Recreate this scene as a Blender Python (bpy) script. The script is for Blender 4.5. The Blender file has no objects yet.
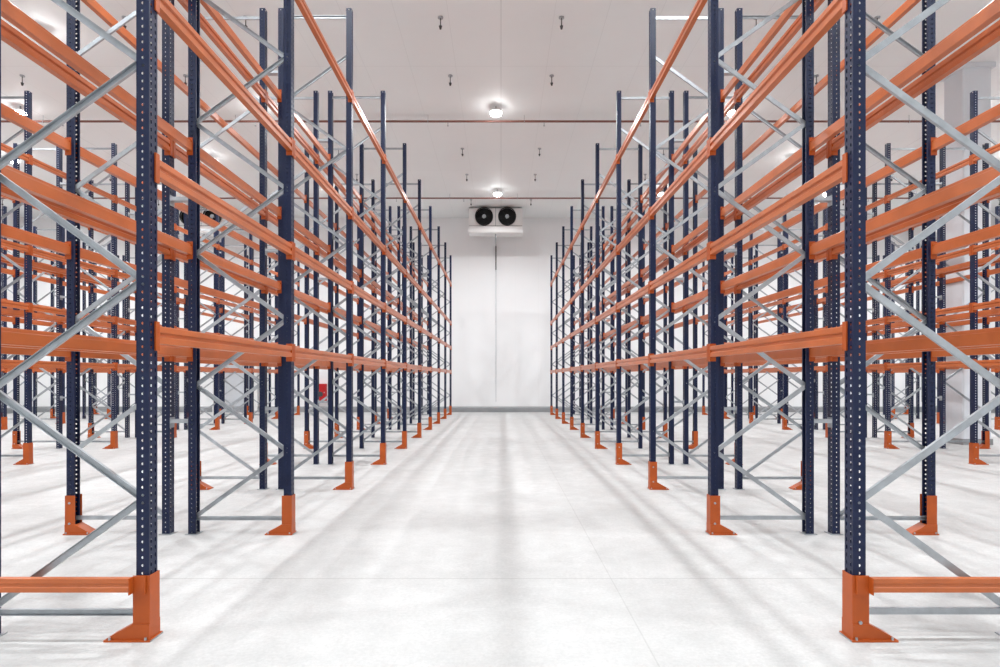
import bpy, math
from mathutils import Vector, Matrix

sc = bpy.context.scene
sc.view_settings.view_transform = 'Standard'
sc.view_settings.look = 'None'
sc.view_settings.exposure = 0.05

# ---------------- parameters (metres) ----------------
W = 2.30          # aisle half width
DEP = 1.03        # frame depth
GAP = 0.28        # back to back gap
PER = 2*W + 2*DEP + GAP
Y0 = 4.14         # first frame
PITCH = 2.77
NF = 10
HP = 7.28         # upright height
LEVELS = [1.97, 3.07, 4.19, 5.96]
YB = 31.6         # back wall
YF = -6.0
XL, XR = -23.5, 23.9
HC = 9.62
CAMH = 1.686

# ---------------- materials ----------------
def new_mat(name):
    m = bpy.data.materials.new(name); m.use_nodes = True
    nt = m.node_tree
    return m, nt, nt.nodes['Principled BSDF']

def math_n(nt, op, a, b=None, c=None):
    n = nt.nodes.new('ShaderNodeMath'); n.operation = op
    for i, v in enumerate((a, b, c)):
        if v is None: continue
        if isinstance(v, (int, float)): n.inputs[i].default_value = v
        else: nt.links.new(v, n.inputs[i])
    return n.outputs[0]

def mixcol(nt, fac, a, b):
    n = nt.nodes.new('ShaderNodeMix'); n.data_type = 'RGBA'
    if isinstance(fac, (int, float)): n.inputs[0].default_value = fac
    else: nt.links.new(fac, n.inputs[0])
    for idx, v in ((6, a), (7, b)):
        if isinstance(v, tuple): n.inputs[idx].default_value = (*v, 1)
        else: nt.links.new(v, n.inputs[idx])
    return n.outputs[2]

def noise(nt, scale, detail=4, rough=0.55, vec=None):
    n = nt.nodes.new('ShaderNodeTexNoise')
    n.inputs['Scale'].default_value = scale
    n.inputs['Detail'].default_value = detail
    n.inputs['Roughness'].default_value = rough
    if vec is None:
        g = nt.nodes.new('ShaderNodeNewGeometry'); vec = g.outputs['Position']
    nt.links.new(vec, n.inputs['Vector'])
    return n.outputs['Fac']

def ramp(nt, fac, p0, p1):
    n = nt.nodes.new('ShaderNodeMapRange')
    n.inputs[1].default_value = p0; n.inputs[2].default_value = p1
    nt.links.new(fac, n.inputs[0])
    return n.outputs[0]

def paint(name, col, rough=0.4, metal=0.0, var=0.12, scale=3.0, spec=0.5):
    m, nt, b = new_mat(name)
    f = ramp(nt, noise(nt, scale), 0.3, 0.7)
    dark = tuple(c*(1-var) for c in col)
    nt.links.new(mixcol(nt, f, dark, col), b.inputs['Base Color'])
    b.inputs['Roughness'].default_value = rough
    b.inputs['Metallic'].default_value = metal
    b.inputs['Specular IOR Level'].default_value = spec
    return m

def line(nt, comp, off, per, wid):
    s = math_n(nt, 'ADD', comp, off + per*200)
    s = math_n(nt, 'MODULO', s, per)
    return math_n(nt, 'LESS_THAN', s, wid)

M_NAVY = paint('navy_paint', (0.007, 0.014, 0.052), 0.40, var=0.15, spec=0.32)
M_ORANGE = paint('orange_paint', (0.54, 0.136, 0.037), 0.30, var=0.2, spec=0.5)
M_ORANGE2 = paint('orange_guard_paint', (0.47, 0.088, 0.012), 0.42, var=0.2, scale=6, spec=0.35)
M_GALV = paint('galvanised_steel', (0.46, 0.49, 0.52), 0.38, metal=0.6, var=0.25, scale=9)
M_WHITE = paint('white_casing', (0.84, 0.84, 0.83), 0.4, var=0.04)
M_COL = paint('white_column_paint', (0.70, 0.73, 0.77), 0.6, var=0.03)
M_BLACK = paint('black_plastic', (0.008, 0.008, 0.009), 0.5, var=0.2, spec=0.3)
M_DGREY = paint('dark_grey_metal', (0.06, 0.06, 0.065), 0.45)
M_PIPE = paint('pipe_red_brown_paint', (0.22, 0.085, 0.065), 0.5)
M_RED = paint('red_enamel', (0.50, 0.010, 0.013), 0.4)
M_CURB = paint('grey_curb_paint', (0.30, 0.31, 0.32), 0.6)
M_DOOR = paint('door_grey_panel', (0.55, 0.57, 0.60), 0.45, var=0.04)

def floor_mat():
    m, nt, b = new_mat('matte_concrete')
    g = nt.nodes.new('ShaderNodeNewGeometry')
    sep = nt.nodes.new('ShaderNodeSeparateXYZ'); nt.links.new(g.outputs['Position'], sep.inputs[0])
    n1 = ramp(nt, noise(nt, 0.8, 8, 0.65), 0.34, 0.66)
    n2 = ramp(nt, noise(nt, 4.5, 9, 0.75), 0.38, 0.62)
    n3 = ramp(nt, noise(nt, 36.0, 6, 0.7), 0.35, 0.65)
    c = mixcol(nt, n1, (0.485, 0.483, 0.478), (0.565, 0.563, 0.558))
    c = mixcol(nt, math_n(nt, 'MULTIPLY', n2, 0.45), c, (0.43, 0.428, 0.424))
    c = mixcol(nt, math_n(nt, 'MULTIPLY', n3, 0.28), c, (0.32, 0.32, 0.318))
    l1 = line(nt, sep.outputs[1], -5.35, 6.2, 0.012)
    l2 = line(nt, sep.outputs[0], -0.92, 6.94, 0.010)
    l = math_n(nt, 'MAXIMUM', math_n(nt, 'MULTIPLY', l1, .6), math_n(nt, 'MULTIPLY', l2, 0.3))
    c = mixcol(nt, l, c, (0.24, 0.235, 0.23))
    nt.links.new(c, b.inputs['Base Color'])
    r = nt.nodes.new('ShaderNodeMapRange'); r.inputs[3].default_value = 0.5; r.inputs[4].default_value = 0.7
    nt.links.new(n2, r.inputs[0]); nt.links.new(r.outputs[0], b.inputs['Roughness'])
    b.inputs['Specular IOR Level'].default_value = 0.4
    bp = nt.nodes.new('ShaderNodeBump'); bp.inputs['Strength'].default_value = 0.12
    bp.inputs['Distance'].default_value = 0.02
    nt.links.new(n3, bp.inputs['Height']); nt.links.new(bp.outputs[0], b.inputs['Normal'])
    return m

def panel_mat(name, col, comp, per, strength=0.3, comp2=None, per2=6.0, off=0.0, main=0.0):
    m, nt, b = new_mat(name)
    g = nt.nodes.new('ShaderNodeNewGeometry')
    sep = nt.nodes.new('ShaderNodeSeparateXYZ'); nt.links.new(g.outputs['Position'], sep.inputs[0])
    l = line(nt, sep.outputs[comp], off, per, 0.012)
    if comp2 is not None:
        l = math_n(nt, 'MAXIMUM', l, line(nt, sep.outputs[comp2], 0, per2, 0.02))
    l = math_n(nt, 'MULTIPLY', l, strength)
    if main:
        l = math_n(nt, 'MAXIMUM', l, math_n(nt, 'MULTIPLY', line(nt, sep.outputs[comp], 0.015, PER, 0.03), main))
    n1 = ramp(nt, noise(nt, 0.5), 0.3, 0.7)
    c = mixcol(nt, n1, tuple(v*0.97 for v in col), col)
    c = mixcol(nt, l, c, tuple(v*0.55 for v in col))
    nt.links.new(c, b.inputs['Base Color'])
    b.inputs['Roughness'].default_value = 0.6
    return m
M_FLOOR = floor_mat()
M_WALLX = panel_mat('white_wall_panel_x', (0.90, 0.905, 0.91), 0, 1.15, 0.10, off=0.45)
M_WALLY = panel_mat('white_wall_panel_y', (0.90, 0.905, 0.91), 1, 1.15, 0.10)
M_CEIL = panel_mat('ceiling_panel', (0.84, 0.865, 0.865), 0, 1.157, 0.2, 1, 8.1, 0.0, main=0.3)

m, nt, b = new_mat('led_lens')
b.inputs['Emission Color'].default_value = (1, 1, 1, 1)
b.inputs['Emission Strength'].default_value = 45
M_LED = m

# ---------------- mesh builder ----------------
class MB:
    def __init__(s): s.v = []; s.f = []; s.m = []; s.mats = []
    def mi(s, mat):
        if mat not in s.mats: s.mats.append(mat)
        return s.mats.index(mat)
    def poly(s, pts, mat):
        b = len(s.v); s.v += [tuple(p) for p in pts]
        s.f.append(tuple(range(b, b+len(pts)))); s.m.append(s.mi(mat))
    def hexa(s, p, mat):
        b = len(s.v); s.v += [tuple(q) for q in p]; k = s.mi(mat)
        for q in ((3,2,1,0),(4,5,6,7),(0,1,5,4),(1,2,6,5),(2,3,7,6),(3,0,4,7)):
            s.f.append(tuple(b+i for i in q)); s.m.append(k)
    def box(s, x0, x1, y0, y1, z0, z1, mat):
        s.hexa([(x0,y0,z0),(x1,y0,z0),(x1,y1,z0),(x0,y1,z0),(x0,y0,z1),(x1,y0,z1),(x1,y1,z1),(x0,y1,z1)], mat)
    def extrude(s, prof, axis, a, b_, mat):
        def P(q, t):
            if axis == 'y': return (q[0], t, q[1])
            if axis == 'x': return (t, q[0], q[1])
            return (q[0], q[1], t)
        n = len(prof); base = len(s.v); k = s.mi(mat)
        s.v += [P(q, a) for q in prof] + [P(q, b_) for q in prof]
        for i in range(n):
            j = (i+1) % n
            s.f.append((base+i, base+j, base+n+j, base+n+i)); s.m.append(k)
        s.f.append(tuple(base+i for i in reversed(range(n)))); s.m.append(k)
        s.f.append(tuple(base+n+i for i in range(n))); s.m.append(k)
    def channel(s, p, q, w, d, t, mat, open_dir):
        p = Vector(p); q = Vector(q); a = (q-p).normalized(); o = Vector(open_dir).normalized()
        u = a.cross(o).normalized()
        def slab(u0, u1, o0, o1):
            r = []
            for e in (p, q):
                r += [e+u*u0+o*o0, e+u*u1+o*o0, e+u*u1+o*o1, e+u*u0+o*o1]
            s.hexa(r, mat)
        slab(-w/2, w/2, 0, t); slab(-w/2, -w/2+t, t, d); slab(w/2-t, w/2, t, d)
    def cyl(s, p, q, r, n, mat, r2=None, caps=True):
        p = Vector(p); q = Vector(q); a = (q-p).normalized()
        h = Vector((0,0,1)) if abs(a.z) < .9 else Vector((1,0,0))
        u = a.cross(h).normalized(); w = a.cross(u)
        r2 = r if r2 is None else r2
        base = len(s.v); k = s.mi(mat)
        for e, rr in ((p, r), (q, r2)):
            for i in range(n):
                t = 2*math.pi*i/n
                s.v.append(tuple(e+u*math.cos(t)*rr+w*math.sin(t)*rr))
        for i in range(n):
            j = (i+1) % n
            s.f.append((base+i, base+j, base+n+j, base+n+i)); s.m.append(k)
        if caps:
            s.f.append(tuple(base+i for i in reversed(range(n)))); s.m.append(k)
            s.f.append(tuple(base+n+i for i in range(n))); s.m.append(k)
    def torus(s, c, axis, R, r, n, k_, mat):
        c = Vector(c); a = Vector(axis).normalized()
        h = Vector((0,0,1)) if abs(a.z) < .9 else Vector((1,0,0))
        u = a.cross(h).normalized(); w = a.cross(u)
        base = len(s.v); k = s.mi(mat)
        for i in range(n):
            t = 2*math.pi*i/n; d = u*math.cos(t)+w*math.sin(t)
            for j in range(k_):
                f = 2*math.pi*j/k_
                s.v.append(tuple(c+d*(R+r*math.cos(f))+a*r*math.sin(f)))
        for i in range(n):
            for j in range(k_):
                i2 = (i+1) % n; j2 = (j+1) % k_
                s.f.append((base+i*k_+j, base+i2*k_+j, base+i2*k_+j2, base+i*k_+j2)); s.m.append(k)
    def perf(s, O, U, V, w, h, cols, pitch, hw, hh, mat):
        O = Vector(O); U = Vector(U); V = Vector(V)
        k = s.mi(mat); cw = w/cols; n = int(h/pitch); ph = h/n
        for c in range(cols):
            for r in range(n):
                u0 = c*cw; u1 = u0+cw; v0 = r*ph; v1 = v0+ph
                uc = (u0+u1)/2; vc = (v0+v1)/2
                out = [(u0,v0),(uc,v0),(u1,v0),(u1,vc),(u1,v1),(uc,v1),(u0,v1),(u0,vc)]
                inn = [(uc-hw*.7,vc-hh*.7),(uc,vc-hh),(uc+hw*.7,vc-hh*.7),(uc+hw,vc),(uc+hw*.7,vc+hh*.7),(uc,vc+hh),(uc-hw*.7,vc+hh*.7),(uc-hw,vc)]
                base = len(s.v)
                s.v += [tuple(O+U*a+V*b) for a, b in out+inn]
                for i in range(8):
                    j = (i+1) % 8
                    s.f.append((base+i, base+j, base+8+j, base+8+i)); s.m.append(k)
    def mesh(s, name, smooth=False):
        me = bpy.data.meshes.new(name); me.from_pydata(s.v, [], s.f)
        for mt in s.mats: me.materials.append(mt)
        me.polygons.foreach_set('material_index', s.m)
        if smooth:
            me.polygons.foreach_set('use_smooth', [True]*len(s.f))
        me.update(); return me

def obj(name, me, parent=None, loc=(0,0,0), rz=0.0):
    o = bpy.data.objects.new(name, me); sc.collection.objects.link(o)
    o.location = loc; o.rotation_euler = (0, 0, rz)
    if parent: o.parent = parent
    return o
def empty(name, loc=(0,0,0), rz=0.0):
    return obj(name, None, None, loc, rz)

# ---------------- rack meshes ----------------
def post(mb, cx, s):
    hx, hy = 0.04, 0.05
    xf = cx - s*hx; xb = cx + s*hx
    z0 = 0.006
    mb.perf((xf, -hy, z0), (0,1,0), (0,0,1), 2*hy, HP-z0, 2, 0.05, 0.008, 0.015, M_NAVY)
    for sy in (-1, 1):
        mb.perf((xf, sy*hy, z0), (s,0,0), (0,0,1), 2*hx, HP-z0, 1, 0.05, 0.009, 0.009, M_NAVY)
        mb.box(min(xb-.002, xb+.002), max(xb-.002, xb+.002), min(sy*hy, sy*(hy-.022)), max(sy*hy, sy*(hy-.022)), z0, HP, M_NAVY)
    mb.box(cx-.065, cx+.065, -.075, .075, 0, .008, M_GALV)

def frame_mesh(end=False):
    mb = MB()
    post(mb, 0, 1); post(mb, DEP, -1)
    xi0, xi1 = 0.03, DEP-0.03
    for z in (0.17, HP-0.12):
        mb.channel((xi0, 0, z), (xi1, 0, z), .042, .026, .003, M_GALV, (0, 1, 0))
    z = 0.19; side = 1; i = 0
    step = 0.70
    while z + step < HP-0.15:
        xa, xb = (xi1, xi0) if side == 1 else (xi0, xi1)
        off = -0.014 if i % 2 else 0.014
        mb.channel((xa, off-.012, z), (xb, off-.012, z+step), .044, .024, .003, M_GALV, (0, 1, 0))
        mb.cyl((xb, -.047, z+step), (xb, .047, z+step), .009, 8, M_GALV)
        z += step+.010; side = -side; i += 1
    hs = 0.42; a, b_ = -.050, .058; t = .005
    mb.box(a, a+t, -.060, .060, 0.009, hs, M_ORANGE2)
    mb.box(a+t, b_, -.060, -.060+t, 0.009, hs, M_ORANGE2)
    mb.box(a+t, b_, .060-t, .060, 0.009, hs, M_ORANGE2)
    for sy in (-1, 1):
        y0 = sy*.060; y1 = sy*.066
        prof = [(a, .0), (.225, .0), (.225, .018), (.058, .11), (a, .11)]
        mb.extrude(prof, 'y', min(y0, y1), max(y0, y1), M_ORANGE2)
    mb.hexa([(.058,-.060,.012),(.225,-.060,.012),(.225,.060,.012),(.058,.060,.012),
             (.058,-.060,.11),(.225,-.060,.018),(.225,.060,.018),(.058,.060,.11)], M_ORANGE2)
    mb.box(a-.010, .235, -.080, .080, 0, .012, M_ORANGE2)
    for (x, y) in ((.20,-.073),(.20,.073),(-.03,-.073),(-.03,.073)):
        mb.cyl((x, y, .010), (x, y, .028), .008, 6, M_GALV)
    for z in (.12, .34):
        mb.cyl((0, -.070, z), (0, -.058, z), .012, 6, M_GALV)
    return mb.mesh('upright_frame_mesh')

def bay_mesh():
    mb = MB()
    ya, yb = 0.051, PITCH-0.051
    def beam(xo, s, z):
        h = .058
        def X(v): return xo + s*v
        pr = [(-.050,-h),(-.050,-h+.040),(-.036,-h+.050),(-.036,h-.050),(-.050,h-.040),(-.050,h-.004),(-.046,h),
              (-.014,h),(-.010,h-.004),(-.010,h-.028),(.004,h-.028),(.006,h-.032),(.006,-h)]
        pr = [(X(p[0]), p[1]+z) for p in pr]
        mb.extrude(pr, 'y', ya+.005, yb-.005, M_ORANGE)
        for (ye, d) in ((ya, 1), (yb, -1)):
            y2 = ye + d*.006
            xs = sorted((X(-.052), X(.012)))
            mb.box(xs[0], xs[1], min(ye,y2), max(ye,y2), z-.105, z+.085, M_ORANGE2)
            xs = sorted((X(-.053), X(-.043)))
            y3 = ye - d*.043
            mb.box(xs[0], xs[1], min(ye,y3), max(ye,y3), z-.105, z+.085, M_ORANGE2)
    for z in LEVELS:
        beam(0, 1, z); beam(DEP, -1, z)
    return mb.mesh('beam_bay_mesh')

def endrail_mesh():
    mb = MB()
    z = .375; h = .043
    L = DEP + GAP/2 - .01
    pr = [(-.122,z-h),(-.122,z-.014),(-.116,z-.008),(-.116,z+.008),(-.122,z+.014),(-.122,z+h),(-.078,z+h),(-.078,z-h)]
    mb.extrude(pr, 'x', .05, L, M_ORANGE)
    mb.box(-.03, .05, -.078, -.064, z-.07, z+.045, M_ORANGE2)
    mb.box(.045, .05, -.126, -.064, z-.06, z+.045, M_ORANGE2)
    mb.box(DEP-.05, DEP+.05, -.078, -.05, z-.07, z+.045, M_ORANGE2)
    return mb.mesh('end_rail_mesh')

def spacer_mesh():
    mb = MB()
    for z in (1.2, 3.6, 6.3):
        mb.channel((DEP+.04, 0, z), (DEP+GAP-.04, 0, z), .09, .04, .004, M_GALV, (0, 0, 1))
        mb.box(DEP+.04, DEP+.046, -.045, .045, z-.05, z+.06, M_GALV)
        mb.box(DEP+GAP-.046, DEP+GAP-.04, -.045, .045, z-.05, z+.06, M_GALV)
    return mb.mesh('row_spacer_mesh')

FM, BM, EM, SM = frame_mesh(), bay_mesh(), endrail_mesh(), spacer_mesh()
def rack(x, flip, spacers):
    rz = math.pi if flip else 0
    e = empty('pallet_rack', (x, Y0, 0))
    for n in range(NF):
        obj('upright_frame', FM, e, (0, n*PITCH, 0), rz)
        if spacers:
            obj('row_spacer', SM, e, (0, n*PITCH, 0), rz)
        if n < NF-1:
            obj('beam_bay', BM, e, (0, (n + (1 if flip else 0))*PITCH, 0), rz)
    r = obj('end_rail', EM, e)
    if flip: r.scale = (-1, 1, 1)
for k in range(-3, 3):
    c = (k+.5)*PER
    rack(c - DEP - GAP/2, False, True)
    rack(c + DEP + GAP/2, True, False)

# ---------------- room shell ----------------
def slab(name, x0, x1, y0, y1, z0, z1, mat):
    mb = MB(); cx, cy, cz = (x0+x1)/2, (y0+y1)/2, (z0+z1)/2
    mb.box(x0-cx, x1-cx, y0-cy, y1-cy, z0-cz, z1-cz, mat)
    return obj(name, mb.mesh(name), None, (cx, cy, cz))
slab('floor', XL-.3, XR+.3, YF-.3, YB+.3, -.2, 0, M_FLOOR)
slab('ceiling', XL-.3, XR+.3, YF-.3, YB+.3, HC, HC+.2, M_CEIL)
slab('wall_back', XL-.3, XR+.3, YB, YB+.3, 0, HC, M_WALLX)
slab('wall_front', XL-.3, XR+.3, YF-.3, YF, 0, HC, M_WALLX)
slab('wall_left', XL-.3, XL, YF, YB, 0, HC, M_WALLY)
slab('wall_right', XR, XR+.3, YF, YB, 0, HC, M_WALLY)
def curb(name, prof, axis, a, b_):
    mb = MB(); mb.extrude(prof, axis, a, b_, M_CURB); return obj(name, mb.mesh(name))
curb('baseboard_back', [(YB, 0), (YB-.16, 0), (YB-.16, .20), (YB-.10, .27), (YB, .27)], 'x', XL, XR)
curb('baseboard_left', [(XL, 0), (XL+.16, 0), (XL+.16, .20), (XL+.10, .27), (XL, .27)], 'y', YF, YB-.16)
curb('baseboard_right', [(XR, 0), (XR-.16, 0), (XR-.16, .20), (XR-.10, .27), (XR, .27)], 'y', YF, YB-.16)

def column(x, y):
    mb = MB(); c = .36; t = .03
    pr = [(-c+t,-c),(c-t,-c),(c,-c+t),(c,c-t),(c-t,c),(-c+t,c),(-c,c-t),(-c,-c+t)]
    mb.extrude(pr, 'z', 0, HC-.003, M_COL)
    mb.box(-c-.02, c+.02, -c-.02, c+.02, 0, .15, M_CURB)
    mb.box(-c-.06, c+.06, -c-.06, c+.06, HC-.12, HC-.003, M_COL)
    obj('structural_column', mb.mesh('structural_column'), None, (x, y, 0))
column(12.0, 16.4)

mb = MB()
mb.box(-.95, .95, -.05, 0, 0, 2.6, M_DOOR)
mb.box(-1.1, -.95, -.09, 0, 0, 2.72, M_WHITE); mb.box(.95, 1.1, -.09, 0, 0, 2.72, M_WHITE); mb.box(-.95, .95, -.09, 0, 2.6, 2.72, M_WHITE)
mb.box(-1.3, 2.6, -.14, -.09, 2.74, 2.86, M_GALV)
mb.box(-.95, .95, -.06, -.05, 0, .3, M_GALV)
mb.cyl((.75, -.12, .85), (.75, -.12, 1.25), .018, 10, M_BLACK)
mb.box(.73, .77, -.12, -.05, .87, .9, M_BLACK); mb.box(.73, .77, -.12, -.05, 1.2, 1.23, M_BLACK)
obj('door_1', mb.mesh('door_1'), None, (-13.1, YB-.17, 0))

mb = MB()
mb.box(-.28, .28, -.2, 0, 0, .85, M_RED)
mb.box(-.25, .25, -.215, -.2, .03, .82, M_RED)
mb.cyl((.2, -.235, .42), (.2, -.215, .42), .03, 12, M_GALV)
mb.cyl((0,-.222,.34), (0,-.215,.34), .13, 20, M_DGREY)
obj('fire_hose_cabinet', mb.mesh('fire_hose_cabinet'), None, (-8.9, YB-.01, .55))

# ---------------- evaporator (unit cooler) ----------------
def cooler(x, y):
    S = .92; ZC = 8.42
    e = empty('ceiling_unit_cooler', (x, y, ZC)); e.scale = (S, S, S)
    w, d, h = 1.34, 1.0, 1.24
    yb = (YB-.06-y)/S
    mb = MB()
    mb.extrude([(0,.34),(0,h),(d,h),(d,.34)], 'x', -w, w, M_WHITE)
    mb.extrude([(.02,.0),(-.02,.05),(-.02,.33),(d+.02,.33),(d+.02,.05),(d-.1,.0)], 'x', -w-.02, w+.02, M_WHITE)
    mb.box(-w-.015, -w+.03, -.015, d+.015, .33, h, M_WHITE); mb.box(w-.03, w+.015, -.015, d+.015, .33, h, M_WHITE)
    mb.box(-w, w, -.028, -.018, .325, .345, M_DGREY)
    mb.box(-.015, .015, -.012, 0, .34, h, M_GALV)
    for sx in (-1, 1):
        for yy in (.15, d-.15):
            mb.cyl((sx*(w-.15), yy, h), (sx*(w-.15), yy, (HC-ZC-.003)/S), .015, 8, M_GALV)
    obj('casing', mb.mesh('casing'), e)
    for i, sx in enumerate((-.58, .58)):
        f = MB(); R = .43; zc = .80
        f.cyl((sx, 0, zc), (sx, -.14, zc), R+.02, 40, M_BLACK, R, caps=False)
        f.torus((sx, -.14, zc), (0,1,0), R, .022, 40, 8, M_BLACK)
        f.cyl((sx, -.004, zc), (sx, -.001, zc), R, 40, M_BLACK)
        f.cyl((sx, -.10, zc), (sx, -.01, zc), .10, 20, M_GALV)
        for b_ in range(5):
            t0 = b_*2*math.pi/5
            pts = []
            for (r, dt, yo) in ((.09,-.25,-.03),(.37,-.30,-.015),(.385,.10,-.06),(.37,.42,-.09),(.09,.35,-.075)):
                pts.append((sx+r*math.cos(t0+dt), yo, zc+r*math.sin(t0+dt)))
            f.poly(pts, M_BLACK)
        for rr in (.14, .20, .26, .32, .38):
            f.torus((sx, -.15, zc), (0,1,0), rr, .004, 32, 4, M_BLACK)
        for a in range(8):
            t = a*math.pi/4
            f.cyl((sx+.08*math.cos(t), -.152, zc+.08*math.sin(t)), (sx+R*math.cos(t), -.150, zc+R*math.sin(t)), .005, 5, M_BLACK)
        obj('fan_%d' % (i+1), f.mesh('fan'), e)
    p = MB()
    p.cyl((.0, .3, -.0), (.0, .3, -.15), .03, 10, M_GALV)
    p.cyl((.0, .3, -.15), (.0, yb, -.2), .03, 10, M_GALV)
    p.cyl((.0, yb, -.2), (.0, yb, -1.5), .030, 10, M_DGREY)
    p.cyl((.0, yb, -1.5), (.0, yb, -8.6), .012, 8, M_GALV)
    obj('drain_pipe', p.mesh('drain_pipe'), e)
for x in (-2*PER, -.25, 3*PER): cooler(x, 29.5)

# ---------------- sprinkler pipes and heads ----------------
for yy in (3.3, 11.2, 19.2, 27.4):
    mb = MB(); z = HC-.20
    mb.cyl((XL+.3, yy, z), (XR-.6, yy, z), .032, 12, M_PIPE)
    x = XL+1.0
    while x < XR-1.6:
        mb.cyl((x, yy, z+.03), (x, yy, HC-.004), .008, 6, M_GALV)
        mb.torus((x, yy, z), (1,0,0), .040, .008, 12, 5, M_GALV)
        mb.cyl((x+.6, yy, z-.02), (x+.6, yy, z-.13), .012, 8, M_GALV)
        mb.cyl((x+.6, yy, z-.13), (x+.6, yy, z-.14), .03, 10, M_GALV)
        x += 2.9
    obj('sprinkler_pipe', mb.mesh('sprinkler_pipe', False))
mb = MB()
for k in range(-3, 4):
    for sx in (-1.33, 1.33):
        for yy in (3.8, 5.9, 8.6, 11.8, 14.0, 16.7, 22.0, 24.8, 28.3):
            x = k*PER+sx
            mb.cyl((x, yy, HC-.003), (x, yy, HC-.03), .06, 12, M_GALV)
            mb.cyl((x, yy, HC-.03), (x, yy, HC-.20), .011, 8, M_DGREY)
            mb.cyl((x, yy, HC-.20), (x, yy, HC-.27), .038, 10, M_DGREY, .02)
obj('ceiling_sprinkler_heads', mb.mesh('ceiling_sprinkler_heads'))

# ---------------- lamps ----------------
hm = MB()
hm.cyl((0,0,-.003), (0,0,-.16), .02, 8, M_GALV)
hm.cyl((0,0,-.12), (0,0,-.16), .07, 20, M_WHITE, .10)
hm.cyl((0,0,-.16), (0,0,-.18), .15, 28, M_WHITE, .175)
HM = hm.mesh('housing')
lm = MB()
prof = [(.165,-.181),(.165,-.22),(.15,-.25),(.11,-.275),(.06,-.29)]
for i in range(len(prof)-1):
    lm.cyl((0,0,prof[i][1]), (0,0,prof[i+1][1]), prof[i][0], 28, M_LED, prof[i+1][0], caps=(i == len(prof)-2))
LM = lm.mesh('led_lens', True)
def lamp(x, y, energy):
    e = empty('highbay_or_fill_lamp', (x, y, HC))
    obj('housing', HM, e); obj('led_lens', LM, e)
    ld = bpy.data.lights.new('highbay_or_fill_light', 'AREA'); ld.shape = 'DISK'; ld.size = .36
    ld.energy = energy; ld.color = (0.945, 0.98, 1.0); ld.spread = math.radians(155)
    obj('light', ld, e, (0, 0, -.305))
for k in range(-3, 4):
    for yy in (2.6, 10.6, 18.6, 26.8):
        en = {2.6: 165, 10.6: 215, 18.6: 235, 26.8: 255}[yy]
        if k == 0 and yy > 5: en *= 1.15
        lamp(k*PER-.15, yy, en)
for k in range(-3, 3):  # staggered fill lamps over the racks, added to soften shadow stripes on the floor
    for yy in (-1.4, 6.6, 14.4, 22.7):
        if k in (-1, 0) and yy > 10: continue
        if k == 1 and yy == 14.4: continue
        lamp((k+.5)*PER, yy, 185 if yy > 0 else 130)

w = bpy.data.worlds.new('world'); sc.world = w; w.use_nodes = True
w.node_tree.nodes['Background'].inputs[0].default_value = (.8,.85,.9,1)
w.node_tree.nodes['Background'].inputs[1].default_value = .5

# ---------------- camera ----------------
cd = bpy.data.cameras.new('camera'); cam = bpy.data.objects.new('camera', cd)
sc.collection.objects.link(cam); sc.camera = cam
cam.location = (0, 0, CAMH); cam.rotation_euler = (math.pi/2, 0, 0)
cd.sensor_width = 36; cd.lens = 637/1000*36
cd.shift_x = -0.001; cd.shift_y = 0.0445
cd.clip_end = 200; cd.clip_start = .05
